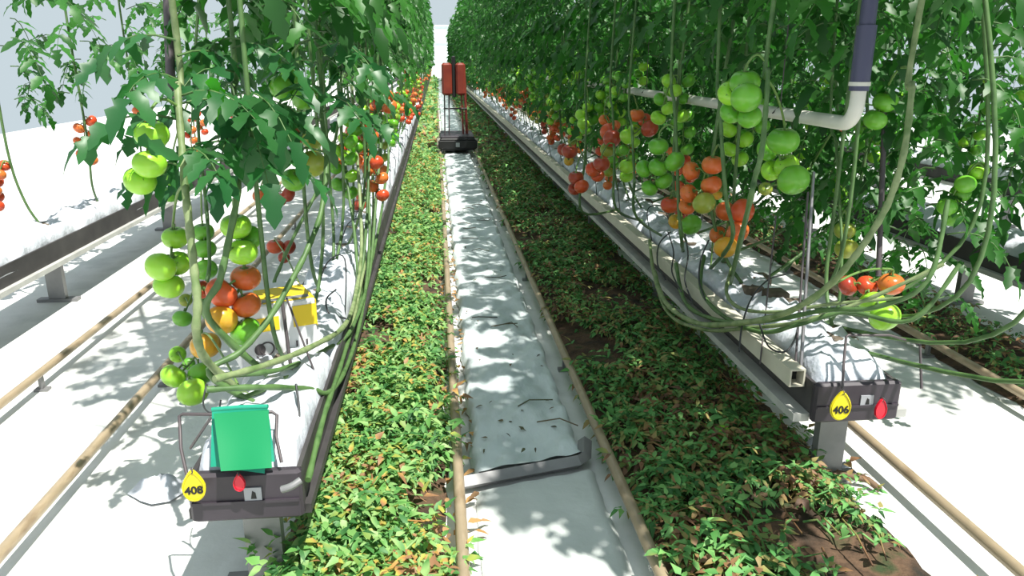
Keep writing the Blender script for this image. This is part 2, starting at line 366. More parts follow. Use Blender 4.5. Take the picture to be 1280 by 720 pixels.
BAGS = [bag_mesh(.78, .275, .135, s) for s in (3, 8, 15)]
CUBE = MB(); CUBE.box((-.045, -.045, 0), (.045, .045, .055), 0, .006); CUBE = CUBE.mesh('plant_cube', [M['wool']])
def bags(xc, y0, n, first, rest, group):
    for k in range(n):
        y = y0 + .39 + k * .80
        o = link('grow_bag', BAGS[k % 3], None, (xc, y, GZ1 - .055 + .001)); 
        tag(o, first if (k == 0 and first) else rest, 'grow bag', group)
        o.rotation_euler = (0, 0, U(-.02, .02))
bags(ROWR, YR, 30, 'white plastic grow bag at the near end of the right gutter', 'white plastic grow bag lying further along the right gutter', 'grow bags along the right gutter')
bags(ROWL, YL, 28, 'crumpled white grow bag behind the green sheets', 'grey white grow bag lying further along the left gutter', 'grow bags along the left gutter')
bags(-2.4, 2.6, 16, None, 'grow bag on the gutter beyond the left side aisle', 'grow bags beyond the left side aisle')
bags(3.23, 2.0, 18, None, 'grow bag on the gutter behind the right row', 'grow bags behind the right row')
bags(5.11, 2.0, 14, None, 'grow bag on the gutter two rows behind the right row', 'grow bags two rows behind the right row')
# ------------------------------------------------------------------ tomatoes
def tomato_mesh(kind, hero=True, seed=0, r=.039):
    random.seed(seed); b = MB(); nu, nv = (20, 12) if hero else (10, 7); vs = []; fs = []
    lob = random.choice((5, 6)); ph = U(0, 6)
    for j in range(nv + 1):
        t = math.pi * j / nv
        for i in range(nu):
            w = 2 * math.pi * i / nu; rr = math.sin(t) ** .92 if t < math.pi else 0
            rib = 1 + .025 * math.cos(lob * w + ph) * max(0, math.cos(t)) * math.sin(t) * 2
            z = math.cos(t) * .84 - .20 * math.exp(-(t / .38) ** 2)
            vs.append((r * rr * rib * math.cos(w), r * rr * rib * math.sin(w), r * z))
    for j in range(nv):
        for i in range(nu): k = (i + 1) % nu; fs.append((j*nu+i, (j+1)*nu+i, (j+1)*nu+k, j*nu+k))
    b.add(vs, fs, 0, True)
    if hero:
        for i in range(5):
            w = 2 * math.pi * (i + .2 * R()) / 5; b.leaflet(Vector((0, 0, r * .66)), Vector((math.cos(w), math.sin(w), .12)), Vector((0, 0, 1)), r * .85, r * .26, 1, .25, .05, 3)
        b.tube([(0, 0, r * .6), (0, 0, r * .85), (.003, 0, r * 1.1)], [.0035, .003, .003], 1, 5)
    return b.mesh('tomato', [M['t_' + kind], M['truss']])
TM = {k: [tomato_mesh(k, True, s) for s in (1, 2)] for k in TOM}
def put_tomato(parent, p, kind, d=None, up=None):
    """p: centre; fruit hangs with its calyx towards up"""
    o = link('tomato', random.choice(TM[kind]), parent, p)
    u = (up or Vector((U(-.5, .5), U(-.5, .5), 1))).normalized()
    o.rotation_mode = 'QUATERNION'; o.rotation_quaternion = Vector((0, 0, 1)).rotation_difference(u)
    s = (d or .078) / .078; o.scale = (s, s, s); return o
# ------------------------------------------------------------------ generic vines
def stem_pts(zt=3.1, lean=(0, 0), z0=0, ph=0):
    return spline([(0, 0, z0), (lean[0] * .6, lean[1], .18 + z0), (lean[0], lean[1] * 1.2, .5), (lean[0] * .8 + .01 * math.sin(ph), lean[1], 1.2), (lean[0] * .4, lean[1] * .6, 1.9), (0, 0, zt - .45)], 5)
def foliage(seed, z0, z1, n, L=(.24, .36), seg=6, spread=.10, facing=None):
    random.seed(seed); b = MB()
    for i in range(n):
        z = z0 + (z1 - z0) * ((i + R()) / n); a = i * 2.4 + U(-.4, .4)
        rr = U(0, spread); b.compound(Vector((math.cos(a) * rr, U(-.22, .22), z)), a, U(*L) * (1 if z > z0 + .25 else .8), U(.25, .5), 0, 1, 9, seg, U(.1, .5), U(.9, 1.15))
    return b
FOL_R = [foliage(s, .48, 3.3, 43).mesh('foliage', [M['leaf'], M['stem']]) for s in (21, 22, 23)]
FOL_L = [foliage(s, 1.02, 3.4, 46).mesh('foliage', [M['leaf'], M['stem']]) for s in (31, 32, 33)]
FOL_RR = [foliage(s, .05, 3.3, 60, seg=4).mesh('foliage', [M['leaf'], M['stem']]) for s in (51, 52, 53)]
fol_t = [foliage(s, 1.35, 3.3, 70, seg=4) for s in (71, 72)]  # unseen overhead leaves, shifted forward to cast shade
for b in fol_t: b.v = [(p[0] - .10, p[1] * 1.4 - 1.15, p[2]) for p in b.v]
FOL_SHADE = [b.mesh('foliage', [M['leaf'], M['stem']]) for b in fol_t]
fol_b = [foliage(s, .10, 1.6, 56, L=(.2, .3)) for s in (74, 75, 76)]
for b in fol_b: b.v = [(p[0] + .42, p[1], p[2]) for p in b.v]
FOL_B = [b.mesh('foliage', [M['leaf'], M['stem']]) for b in fol_b]
FOL_LO = [foliage(s, .75, 1.6, 12).mesh('foliage', [M['leaf'], M['stem']]) for s in (41, 42)]
def truss_mesh(n, seed):
    """arching stalk and the places of its fruit, hanging from the origin"""
    random.seed(seed); sg = random.choice((-1, 1)); a = U(-.6, .6) + (0 if sg > 0 else math.pi)
    dx, dy = math.cos(a), math.sin(a); pts = [Vector((0, 0, 0))]
    for i in range(n + 1): t = (i + 1) / (n + 1); pts.append(Vector((dx * .10 * math.sin(t * 2), dy * .10 * math.sin(t * 2), .02 - .045 * i)))
    b = MB(); b.tube(spline(pts, 3), .004, 0, 5); fr = []
    for i in range(n):
        p = pts[i + 1]; s = 1 if i % 2 else -1; q = p + Vector((-dy * s * .034 + U(-.01, .01), dx * s * .034 + U(-.01, .01), -.03))
        b.tube([p, (p + q) / 2 + Vector((0, 0, .012)), q], .0025, 0, 4); fr.append((q, Vector((-(q - p).x, -(q - p).y, .05))))
    return b.mesh('truss_stalk', [M['truss']]), fr
TRS = [truss_mesh(random.Random(s).choice((5, 6, 7)), s) for s in range(50, 56)]
def add_truss(root, base, kinds, rot=0):
    me, fr = random.choice(TRS); t = link('fruit_truss', me, root, base); t.rotation_euler = (0, 0, rot)
    for i, (q, u) in enumerate(fr): put_tomato(t, q, random.choice(kinds), U(.066, .082), u)
    return t
RIPE = [['green', 'green', 'lime'], ['green', 'lime', 'olive'], ['olive', 'orange', 'green'], ['orange', 'red', 'red', 'orange'], ['red', 'deep', 'orange']]
def vine(x, y, fol, label, group, side, trs, seed, lean=None, zt=3.8):
    random.seed(seed); o = thing('tomato_plant', label, 'plant', (x, y, GZ1 - .055 + .085), 0, group)
    ln = lean or (side * U(.05, .22), U(-.25, .25)); pts = stem_pts(zt, ln, 0, seed)
    c = link('plant_cube', CUBE, o, (0, 0, -.01))
    b = MB(); b.tube(pts, .0075, 0, 6); b.obj('stem', M['stem'], o)
    f = link('foliage', random.choice(fol), o); f.rotation_euler = (0, 0, 0 if fol is FOL_B or fol is FOL_SHADE else random.choice((0, math.pi)) + U(-.2, .2)); f.scale = (1, U(.85, 1.15), U(.96, 1.03))
    for (z, cl) in trs:
        k = min(range(len(pts)), key=lambda i: abs(pts[i].z - z)); add_truss(o, pts[k], RIPE[cl], U(0, 6.28))
    return o
lastR = []; random.seed(77)
for k in range(40):
    y = 3.1 + k * .42
    random.seed(900 + k)
    trs = [(U(.32, .5), random.choice((3, 4, 2, 3))), (U(.5, .66), random.choice((1, 2, 0))), (U(.66, .9), 0), (U(.9, 1.0), 0)] if k % 3 else [(U(.45, .6), random.choice((0, 1, 3))), (U(.7, .95), 0)]
    if y < 4.2: trs = trs[2:]
    s = -1 if k % 2 == 0 else U(-.6, .6)
    vine(ROWR, y, FOL_L if y < 5.0 else FOL_R, 'tomato plant in the right row heavy with hanging green fruit', 'tomato plants along the right row', s, trs if y < 16 else trs[:1], 1000 + k)
for k in range(36):
    y = 3.6 + k * .45
    random.seed(1900 + k)
    trs = [(U(.45, .6), random.choice((3, 4, 2))), (U(.6, .8), random.choice((1, 2, 3, 0)))] if k % 2 else [(U(.65, .85), random.choice((0, 3)))]
    vine(ROWL, y, FOL_L, 'tomato plant in the left row with bare lower stems', 'tomato plants along the left row', 1 if k % 2 else U(-.5, .8), trs if y < 16 else trs[:1], 2000 + k)
for k in range(20):
    random.seed(2900 + k); vine(3.23, 2.2 + k * .6, FOL_RR, 'tomato plant in the next row behind the right row', 'tomato plants behind the right row', U(-1, 1), [(U(.5, .7), random.choice((0, 1, 3))), (U(.8, .95), 0)], 3000 + k)
for k in range(9):
    random.seed(3900 + k); vine(-2.4, 4.8 + k * .8, FOL_LO, 'low tomato plant in the row beyond the left side aisle', 'tomato plants beyond the left side aisle', U(-1, 1), [(U(.4, .6), random.choice((0, 3)))], 4000 + k, zt=2.2)
for k in range(16):
    random.seed(4900 + k); vine(5.11, 2.2 + k * .8, FOL_RR, 'tomato plant two rows behind the right row', 'tomato plants two rows behind the right row', U(-1, 1), [], 5000 + k)
# far vines: leaves, stems and fruit past counting
def far_row(x, y0, y1, zlo, zhi, label, dens, seed, fruit=True):
    random.seed(seed); b = MB(); n = int((y1 - y0) * dens)
    for i in range(n):
        t = R(); y = y0 + (y1 - y0) * t; s = .07 + (y - 10) * .0022
        b.leaflet(Vector((x + U(-.28, .28), y, zlo + (zhi - zlo) * R())), Vector((U(-1, 1), U(-1, 1), U(-1, .2))), Vector((U(-1, 1), U(-1, 1), 1)), s * 1.9, s, 0, .3, .2, 2)
    y = y0
    while y < y1: xx = x + U(-.22, .22); b.tube([(xx, y, min(.45, zlo)), (xx + U(-.1, .1), y, 1.5), (x, y, zhi)], .01, 1, 3, False); y += .4
    if fruit:
        for i in range(int((y1 - y0) * 9)):
            y = U(y0, y1); z = U(.75, 1.6); p = Vector((x + U(-.3, .3), y, z)); r = .04; vs = [p + Vector(v) * r for v in ((1,0,0),(0,1,0),(-1,0,0),(0,-1,0),(0,0,1),(0,0,-1))]
            b.add(vs, [(0,1,4),(1,2,4),(2,3,4),(3,0,4),(1,0,5),(2,1,5),(3,2,5),(0,3,5)], 3 if z < 1.0 else 2, True)
    return tag(b.obj('distant_vines', [M['leaf'], M['stem'], M['t_green'], M['t_orange']]), label, 'plants', kind='stuff')
far_row(ROWR, 19.6, FAR, .75, 3.9, 'distant tomato vines closing up at the far end of the right row', 230, 61)
far_row(ROWL, 19.6, FAR, 1.25, 3.9, 'distant tomato vines closing up at the far end of the left row', 170, 62)
far_row(3.23, 14, 40, .8, 3.1, 'distant tomato vines behind the right row', 130, 63, False)
far_row(5.11, 14, 34, .8, 3.1, 'distant tomato vines two rows behind the right row', 90, 64, False)
far_row(6.9, 3, 26, .0, 3.1, 'tomato vines in the outermost row at the right', 170, 65, False)
far_row(-2.4, 11.5, 34, 1.0, 2.2, 'distant low vines beyond the left side aisle', 60, 66, False)
# ------------------------------------------------------------------ hero vines near the camera
def D(px): return F * .078 / px
def hero(name_label, stem, rad, trusses, leaves=(), m='stem', top=None, base=None, extra=()):
    """stem: list of (x, y, distance); trusses: lists of (x, y, diameter px, kind)"""
    pts = [at(x, y, d) for (x, y, d) in stem]
    if base is not None: pts = [Vector(base)] + pts
    if top is not None: pts.append(Vector(top))
    org = pts[0].copy(); o = thing('tomato_plant', name_label, 'plant', org)
    sp = spline([p - org for p in pts], 6); n = len(sp)
    b = MB(); b.tube(sp, [rad * (1.0 - .3 * i / n) * (1 + .12 * math.sin(i * 1.9)) for i in range(n)], 0, 8)
    b.obj('stem', M[m], o)
    for tr in trusses:
        dist = sum(D(q[2]) for q in tr) / len(tr)
        P = [(at(q[0], q[1], dist + .5 * (D(q[2]) - dist) * .3 + U(-.02, .02)), q) for q in tr]
        P.sort(key=lambda e: -e[0].z)
        # pull overlapping fruit apart in depth
        for it in range(30):
            for i in range(len(P)):
                for j in range(i):
                    a, c = P[i][0], P[j][0]; ra = P[i][1][2] * dist / F / 2; rc = P[j][1][2] * dist / F / 2
                    g = (a - c).length
                    if g < (ra + rc) * .93:
                        v = (a - EYE).normalized(); sh = .006 if (a - EYE).length > (c - EYE).length else -.006
                        a += v * sh; c -= v * sh
        topf = P[0][0] + Vector((0, 0, .05)); k = min(range(n), key=lambda i: (sp[i] + org - topf).length + (.3 if (sp[i] + org).z < topf.z else 0))
        s0 = sp[k] + org; mid = [sum((e[0] for e in P[i:i+3]), Vector()) / len(P[i:i+3]) for i in range(0, len(P), 2)]
        path = spline([s0, (s0 + topf) / 2 + Vector((0, 0, .03)), topf] + mid, 4)
        t = link('fruit_truss', None, o, s0 - org)
        b = MB(); b.tube([p - s0 for p in path], .0042, 0, 5); jn = []
        for (p, q) in P:
            rr = q[2] * dist / F / 2; c = min(path, key=lambda v: abs((v - p).length - rr * 1.2) + max(0, p.z - v.z) * .7); u = (c - p)
            if u.length < 1e-3: u = Vector((0, 0, 1))
            u = (u.normalized() + Vector((0, 0, .55)) + (EYE - p).normalized() * .15).normalized()
            b.tube([c - s0, p + u * rr * 1.15 - s0, p + u * rr * .6 - s0], .003, 0, 5); jn.append((p, rr, q[3], u))
        me = b.mesh('fruit_truss', [M['truss']]); bpy.data.objects.remove(t); t = link('fruit_truss', me, o, s0 - org)
        for (p, rr, kd, u) in jn: put_tomato(t, p - s0, kd, rr * 2.2, u)
    b = MB(); any_ = False
    for (x, y, d, ang, L, dr) in leaves:
        b.compound(at(x, y, d) - org, ang, L * .85, dr * .6, 0, 1, 9, 6, .35, 1.0); any_ = True
    if any_: b.obj('foliage', [M['leaf_near'], M['stem']], o)
    for (x, y, d, L, W, mk, dirv) in extra:
        b = MB(); b.leaflet(at(x, y, d) - org, Vector(dirv), Vector((.1, -1, .25)), L, W * .85, 0, .15, .2, 6); b.obj('leaflet', M[mk], o)
    return o
random.seed(321)
def topL(dy=0): return None
zb = GZ1 + .03
hero('nearest left tomato plant, its pale stem rising past lime green fruit at the left edge',
     [(262, 455, 2.12), (246, 420, 2.02), (247, 380, 2.0), (243, 340, 2.0), (238, 295, 2.0), (232, 240, 2.0), (227, 180, 2.02), (222, 110, 2.05), (220, 40, 2.1)], .0125,
     [[(190, 168, 38, 'lime'), (187, 205, 37, 'lime'), (175, 226, 36, 'lime')],
      [(219, 297, 30, 'lime'), (201, 334, 34, 'lime'), (222, 329, 30, 'lime'), (211, 357, 34, 'lime')],
      [(217, 470, 29, 'lime'), (252, 466, 30, 'green'), (241, 490, 34, 'lime'), (222, 443, 20, 'lime'), (236, 455, 16, 'green'), (257, 432, 33, 'yellow')]],
     [(232, 210, 2.05, 2.6, .30, .5), (228, 190, 2.05, 5.4, .30, .45), (226, 150, 2.05, 3.4, .34, .45), (225, 120, 2.05, 5.8, .34, .45), (224, 130, 2.05, .3, .3, .5), (222, 100, 2.05, 4.5, .34, .4), (222, 70, 2.1, 1.0, .3, .4), (220, 50, 2.1, 3.0, .34, .5)], 'stem_pale',
     top=(-.62, 1.95, 2.9), base=(ROWL - .05, YL + .35, zb))
hero('left tomato plant carrying the big red and orange truss above the green sheets',
     [(262, 400, 2.2), (275, 350, 2.15), (286, 300, 2.15), (297, 240, 2.15), (297, 180, 2.2), (292, 110, 2.25), (290, 40, 2.3)], .011,
     [[(277, 366, 36, 'red'), (307, 347, 34, 'orange'), (308, 381, 33, 'orange'), (252, 362, 22, 'deep'), (277, 400, 35, 'yellow'), (307, 414, 35, 'green')],
      [(295, 283, 34, 'lime'), (311, 297, 30, 'green'), (303, 315, 34, 'lime')]],
     [(297, 195, 2.2, .2, .32, .6), (297, 170, 2.2, 4.7, .32, .6), (297, 205, 2.25, 3.0, .3, .6), (293, 120, 2.2, 5.5, .36, .6), (297, 180, 2.2, 3.6, .32, .6), (296, 150, 2.2, 5.2, .36, .7), (294, 130, 2.2, .5, .34, .6), (293, 110, 2.2, 2.0, .3, .5), (292, 90, 2.25, 4.2, .36, .6), (291, 60, 2.25, 5.8, .3, .5)],
     top=(-.55, 2.2, 2.9), base=(ROWL + .02, YL + .45, zb),
     extra=[(263, 96, 2.0, .10, .06, 'leaf_lit', (.25, .1, -1)), (268, 98, 2.0, .115, .045, 'leaf_lit', (-.1, .1, -1)), (345, 130, 2.1, .20, .12, 'leaf_near', (-.02, 0, -1)), (318, 120, 2.15, .17, .11, 'leaf_near', (-.2, 0, -1)),
            (286, 150, 2.1, .16, .11, 'leaf_near', (.1, 0, -1)), (172, 172, 1.9, .11, .05, 'leaf_near', (.8, .1, -.5)), (305, 168, 2.1, .16, .10, 'leaf_near', (.0, 0, -1)), (330, 185, 2.2, .14, .08, 'leaf_near', (.1, 0, -1)), (160, 158, 2.1, .10, .06, 'leaf_near', (.6, .1, -.6))])
hero('left tomato plant with dark green fruit behind the pale stem',
     [(258, 400, 2.7), (262, 330, 2.75), (258, 260, 2.8), (250, 190, 2.85), (246, 120, 2.9), (245, 50, 2.9)], .008,
     [[(254, 290, 24, 'green'), (256, 311, 25, 'green'), (257, 337, 26, 'green'), (228, 398, 22, 'green'), (232, 375, 16, 'olive')],
      [(240, 190, 14, 'orange'), (247, 196, 13, 'yellow'), (236, 200, 13, 'deep'), (244, 206, 12, 'orange')],
      [(214, 222, 22, 'green'), (212, 243, 20, 'green')]],
     [(250, 190, 2.85, .8, .3, .5), (248, 150, 2.85, 3.6, .35, .5), (246, 110, 2.85, 5.2, .35, .5), (246, 80, 2.85, 2.2, .35, .5)], top=(-.6, 3.0, 2.9), base=(ROWL - .1, YL + .9, zb))
hero('left tomato plant leaning to the right past the bumblebee carton',
     [(262, 468, 2.15), (300, 440, 2.2), (335, 400, 2.25), (362, 355, 2.3), (385, 310, 2.35), (402, 262, 2.45), (408, 200, 2.5), (400, 130, 2.55), (396, 50, 2.6)], .0105,
     [[(369, 168, 26, 'deep'), (392, 173, 28, 'olive'), (390, 205, 32, 'olive'), (367, 225, 28, 'green'), (352, 110, 30, 'green'), (381, 122, 30, 'green')][:4],
      [(352, 110, 30, 'green'), (381, 122, 30, 'green'), (362, 95, 24, 'green')],
      [(327, 245, 20, 'orange'), (340, 243, 16, 'deep'), (360, 243, 18, 'deep'), (350, 250, 16, 'red')]],
     [(406, 190, 2.5, 3.0, .30, .5), (402, 150, 2.5, 4.0, .34, .5), (400, 125, 2.5, 5.4, .34, .5), (404, 170, 2.5, 3.4, .30, .5), (402, 140, 2.5, .2, .3, .5), (400, 110, 2.5, 4.4, .34, .5), (398, 80, 2.5, 2.4, .34, .5), (397, 60, 2.5, 5.6, .34, .5)], top=(-.45, 2.6, 2.9), base=(ROWL, YL + .3, zb))
hero('left tomato plant with a small ripe truss and a red pair low down',
     [(345, 360, 3.2), (352, 330, 3.2), (375, 280, 3.2), (400, 230, 3.25), (420, 170, 3.3), (428, 100, 3.35), (430, 40, 3.4)], .008,
     [[(411, 187, 15, 'red'), (427, 186, 14, 'red'), (411, 201, 14, 'red'), (422, 204, 14, 'orange'), (418, 193, 13, 'orange')],
      [(344, 308, 19, 'red'), (361, 309, 17, 'deep'), (355, 322, 14, 'deep')]],
     [(425, 130, 3.3, 3.4, .3, .5), (426, 110, 3.3, .6, .3, .5), (428, 90, 3.3, 4.8, .35, .5)], top=(-.5, 3.5, 2.9), base=(ROWL - .05, YL + 1.4, zb))
hero('left tomato plant with orange red fruit high beside the litter',
     [(440, 395, 3.3), (452, 340, 3.7), (458, 280, 3.8), (462, 200, 3.9), (470, 130, 4.0), (474, 60, 4.05)], .009,
     [[(480, 121, 22, 'orange'), (487, 133, 18, 'orange'), (473, 130, 17, 'red')], [(462, 157, 21, 'red'), (456, 148, 16, 'orange')], [(450, 257, 16, 'deep'), (452, 247, 13, 'red')]],
     [(468, 140, 4.0, 3.4, .3, .5), (470, 120, 4.0, .6, .3, .5), (472, 90, 4.0, 4.8, .35, .5)], top=(-.4, 4.2, 2.9), base=(ROWL + .1, YL + 1.0, zb))
# lowered stems running along the left gutter towards the camera and up
lay = [([(268, 474, 2.05), (330, 457, 2.2), (392, 432, 2.5), (432, 405, 2.95), (446, 360, 3.4), (452, 300, 3.7), (447, 200, 3.9), (440, 100, 4.1)], .0105, 'stem_pale', 'upper pale lowered tomato stem sweeping across above the green sheets'),
       ([(258, 487, 2.05), (330, 484, 2.15), (385, 486, 2.35), (415, 488, 2.5), (440, 440, 3.0), (456, 370, 3.5), (462, 290, 3.8), (458, 190, 4.0), (450, 90, 4.2)], .0095, 'stem', 'lowest lowered tomato stem bending around the left gutter'),
       ([(275, 470, 2.2), (350, 462, 2.35), (405, 438, 2.7), (440, 410, 3.1), (462, 340, 3.7), (470, 250, 4.0), (476, 170, 4.2), (470, 90, 4.4)], .009, 'stem', 'middle lowered tomato stem beside the left gutter'),
       ([(300, 500, 2.2), (360, 470, 2.4), (420, 425, 2.9), (446, 380, 3.4), (444, 300, 3.7), (432, 210, 3.9), (426, 110, 4.1)], .009, 'stem', 'lowered tomato stem rising left-most out of the aisle bundle'),
       ([(330, 468, 2.5), (395, 445, 2.7), (436, 415, 3.1), (452, 350, 3.6), (466, 280, 4.0), (464, 180, 4.4), (458, 80, 4.6)], .0085, 'stem_pale', 'thin pale lowered stem in the left aisle bundle'),
       ([(385, 600, 2.02), (405, 520, 2.3), (428, 450, 2.8), (446, 390, 3.4), (466, 320, 4.0), (480, 240, 4.5), (484, 150, 4.9)], .009, 'stem', 'green stem rising along the litter side of the left gutter')]
for i, (pt, r, m, lb) in enumerate(lay):
    random.seed(600 + i); e = at(*pt[-1]); hero(lb, pt, r, [], [], m, top=(ROWL + .12, e.y + .1, 2.9))
# ------------ right side
hero('right tomato plant with pale curved stem and two full green trusses at the pipe elbow',
     [(935, 262, 2.5), (943, 225, 2.4), (952, 190, 2.35), (957, 140, 2.35), (960, 90, 2.35), (962, 40, 2.4)], .010,
     [[(979, 176, 35, 'green'), (960, 187, 26, 'green'), (983, 207, 28, 'lime'), (964, 213, 24, 'lime'), (992, 225, 35, 'green'), (957, 236, 17, 'olive')],
      [(931, 103, 34, 'green'), (912, 117, 28, 'lime'), (933, 122, 34, 'green'), (914, 140, 27, 'green'), (937, 146, 28, 'green')]],
     [], top=(1.15, 2.5, 2.9), base=(ROWR - .06, YR + 1.0, zb))
hero('right tomato plant with the big cluster of orange red fruit over the grow bags',
     [(915, 300, 3.0), (908, 250, 2.95), (903, 190, 2.9), (900, 130, 2.9), (898, 60, 2.95)], .009,
     [[(928, 264, 28, 'red'), (922, 290, 27, 'orange'), (907, 264, 23, 'orange'), (898, 294, 21, 'orange'), (907, 309, 26, 'yellow'), (896, 244, 14, 'yellow')],
      [(891, 206, 25, 'orange'), (864, 214, 22, 'orange'), (889, 231, 24, 'orange'), (861, 242, 22, 'orange'), (859, 258, 20, 'orange'), (880, 254, 26, 'olive')],
      ], [], top=(1.1, 3.1, 2.9), base=(ROWR - .05, YR + 1.3, zb))
hero('right tomato plant with red fruit low beside three hanging green tomatoes',
     [(852, 300, 3.4), (848, 250, 3.35), (846, 190, 3.3), (843, 130, 3.3), (840, 60, 3.35)], .009,
     [[(838, 256, 22, 'red'), (845, 277, 18, 'yellow'), (864, 281, 24, 'green'), (852, 266, 16, 'deep')],
      [(805, 211, 21, 'green'), (823, 209, 23, 'green'), (823, 183, 23, 'green'), (843, 202, 24, 'green'), (830, 226, 21, 'green'), (812, 235, 20, 'green')]],
     [], top=(1.1, 3.6, 2.9), base=(ROWR - .05, YR + 1.7, zb))
hero('right tomato plant with a bright yellow green fruit catching the sun',
     [(795, 270, 4.0), (793, 220, 4.0), (790, 160, 4.0), (788, 90, 4.0)], .008,
     [[(784, 208, 19, 'lime'), (783, 220, 16, 'lime')], [(784, 171, 18, 'lime'), (793, 163, 15, 'lime'), (796, 144, 18, 'orange'), (812, 161, 20, 'deep'), (806, 150, 16, 'red')]],
     [], top=(1.1, 4.1, 2.9), base=(ROWR - .05, YR + 2.0, zb))
hero('right tomato plant with orange red truss in mid row',
     [(770, 260, 4.4), (768, 200, 4.4), (766, 140, 4.4), (764, 80, 4.4)], .008,
     [[(761, 165, 20, 'red'), (755, 150, 13, 'orange'), (769, 157, 13, 'orange'), (765, 173, 20, 'deep'), (760, 187, 18, 'olive')],
      [(752, 205, 19, 'deep'), (741, 212, 18, 'red'), (747, 219, 16, 'red')]],
     [], top=(1.1, 4.6, 2.9), base=(ROWR - .05, YR + 2.5, zb))
hero('right tomato plant with its red truss hanging lowest over the aisle edge',
     [(728, 265, 4.9), (731, 200, 4.9), (733, 140, 4.9), (733, 80, 4.9)], .008,
     [[(720, 222, 18, 'deep'), (727, 233, 17, 'red'), (718, 236, 15, 'deep')], [(712, 189, 18, 'deep'), (711, 201, 12, 'yellow'), (704, 187, 14, 'deep')],
      [(729, 155, 14, 'lime'), (732, 162, 14, 'green'), (726, 144, 14, 'lime'), (735, 134, 13, 'lime'), (742, 150, 13, 'green')]],
     [], top=(1.05, 5.1, 2.9), base=(ROWR - .05, YR + 3.0, zb))
hero('right tomato plant bearing olive fruit in front of the next row',
     [(1040, 400, 2.9), (1052, 330, 2.9), (1050, 260, 2.95), (1045, 180, 3.0), (1040, 100, 3.0)], .007,
     [[(1056, 288, 24, 'olive'), (1058, 311, 26, 'olive')], [(991, 269, 19, 'lime'), (995, 288, 18, 'green')]],
     [], top=(1.5, 3.0, 2.9), base=(ROWR + .05, YR + .6, zb))
# stems swept low around the right gutter
hero('thick pale tomato stem looping low around the right gutter and rising at the right edge',
     [(818, 340, 3.85), (832, 378, 3.5), (872, 404, 3.1), (930, 403, 2.75), (985, 390, 2.5), (1035, 358, 2.35), (1065, 325, 2.25), (1090, 290, 2.2), (1112, 250, 2.15), (1130, 190, 2.1), (1140, 110, 2.1), (1145, 40, 2.1)], .0115,
     [[(1060, 357, 24, 'deep'), (1084, 357, 25, 'red'), (1114, 355, 29, 'orange'), (1090, 378, 29, 'lime'), (1106, 396, 34, 'lime')],
      [(1094, 150, 26, 'green'), (1107, 127, 28, 'green')]],
     [], 'stem_pale', top=(1.3, 1.95, 2.9))
layR = [([(845, 330, 3.7), (858, 380, 3.4), (905, 402, 2.95), (965, 400, 2.65), (1030, 388, 2.45), (1095, 384, 2.3), (1160, 350, 2.2), (1185, 250, 2.2)], .0095, 'stem', 'green stem lying straight over the right grow bags to the lime fruit'),
        ([(880, 320, 3.6), (876, 360, 3.4), (900, 392, 3.1), (950, 415, 2.75), (1000, 405, 2.6), (1060, 390, 2.5), (1140, 400, 2.35), (1200, 330, 2.3)], .0095, 'stem', 'lower green stem lying over the right grow bags'),
        ([(812, 300, 4.2), (818, 345, 3.9), (836, 392, 3.5), (880, 412, 3.2), (935, 410, 2.85), (1000, 402, 2.6), (1080, 376, 2.5), (1180, 330, 2.4)], .009, 'stem_pale', 'outermost pale stem bending into the right aisle'),
        ([(915, 335, 3.3), (908, 365, 3.1), (925, 385, 2.95), (970, 390, 2.75), (1040, 380, 2.6), (1130, 372, 2.5)], .008, 'stem_pale', 'short pale stem hooked over the beige tube')]
for i, (pt, r, m, lb) in enumerate(layR):
    random.seed(700 + i); hero(lb, pt, r, [], [], m)
# foliage curtain high over the near ends of the rows (above the photo's fruit zone)
random.seed(88)
for i, y in enumerate((2.45, 2.9, 3.25, 3.6)):
    vine(ROWL, y, FOL_L, 'leafy tomato plant high over the near end of the left row', 'leafy plants at the near left row end', U(-.3, .3), [], 6000 + i)
for i, y in enumerate((2.5, 2.85)):
    vine(ROWR + .08, y, FOL_L, 'leafy tomato plant high over the near end of the right row', 'leafy plants at the near right row end', .3, [], 6100 + i)
for i, y in enumerate((2.45, 2.75, 3.0)):  # added plants, foliage out of view, shading the near right litter
    vine(ROWR + .07, y, FOL_SHADE, 'added tall tomato plant leaning out to shade the litter by the right gutter end', 'added shading plants over the right row end', -1, [], 6200 + i, lean=(.22, -.75))
for i in range(15):
    random.seed(6300 + i); vine(ROWR + .10, 2.75 + i * .5, FOL_B, 'tomato plant leaning to the far side of the right row, leafy down to the bags', 'far side plants of the right row', 1, [(U(.35, .8), random.choice((0, 1, 3)))], 6400 + i, lean=(.50, U(-.2, .2)))
# ------------------------------------------------------------------ pipe with elbow
o = thing('heating_pipe', 'white pipe running along the right row with an upturned elbow', 'pipe')
pe = at(1068, 156, 2.42); X = pe.x; Z = pe.z; Ye = pe.y
b = MB(); arc = [(X, 30, Z), (X, Ye + .3, Z)] + [(X + .0, Ye + .07 - .07 * math.sin(a), Z + .07 - .07 * math.cos(a)) for a in [i * math.pi / 16 for i in range(9)]] + [(X, Ye, Z + .11)]
b.tube(arc, .0235, 0, 14); b.obj('pipe_run', M['pipe'], o)
b = MB(); b.tube([(X, Ye, Z + .105), (X, Ye, Z + .30)], .030, 0, 14); b.obj('coupling', M['coupling'], o)
b = MB(); b.tube([(X, Ye, Z + .12), (X, Ye, Z + .132)], .033, 0, 14); b.obj('clamp_ring', M['pipe'], o)
b = MB(); b.tube([(X, Ye, Z + .30), (X, Ye, 3.2)], .024, 0, 12); b.obj('riser', M['coupling'], o)
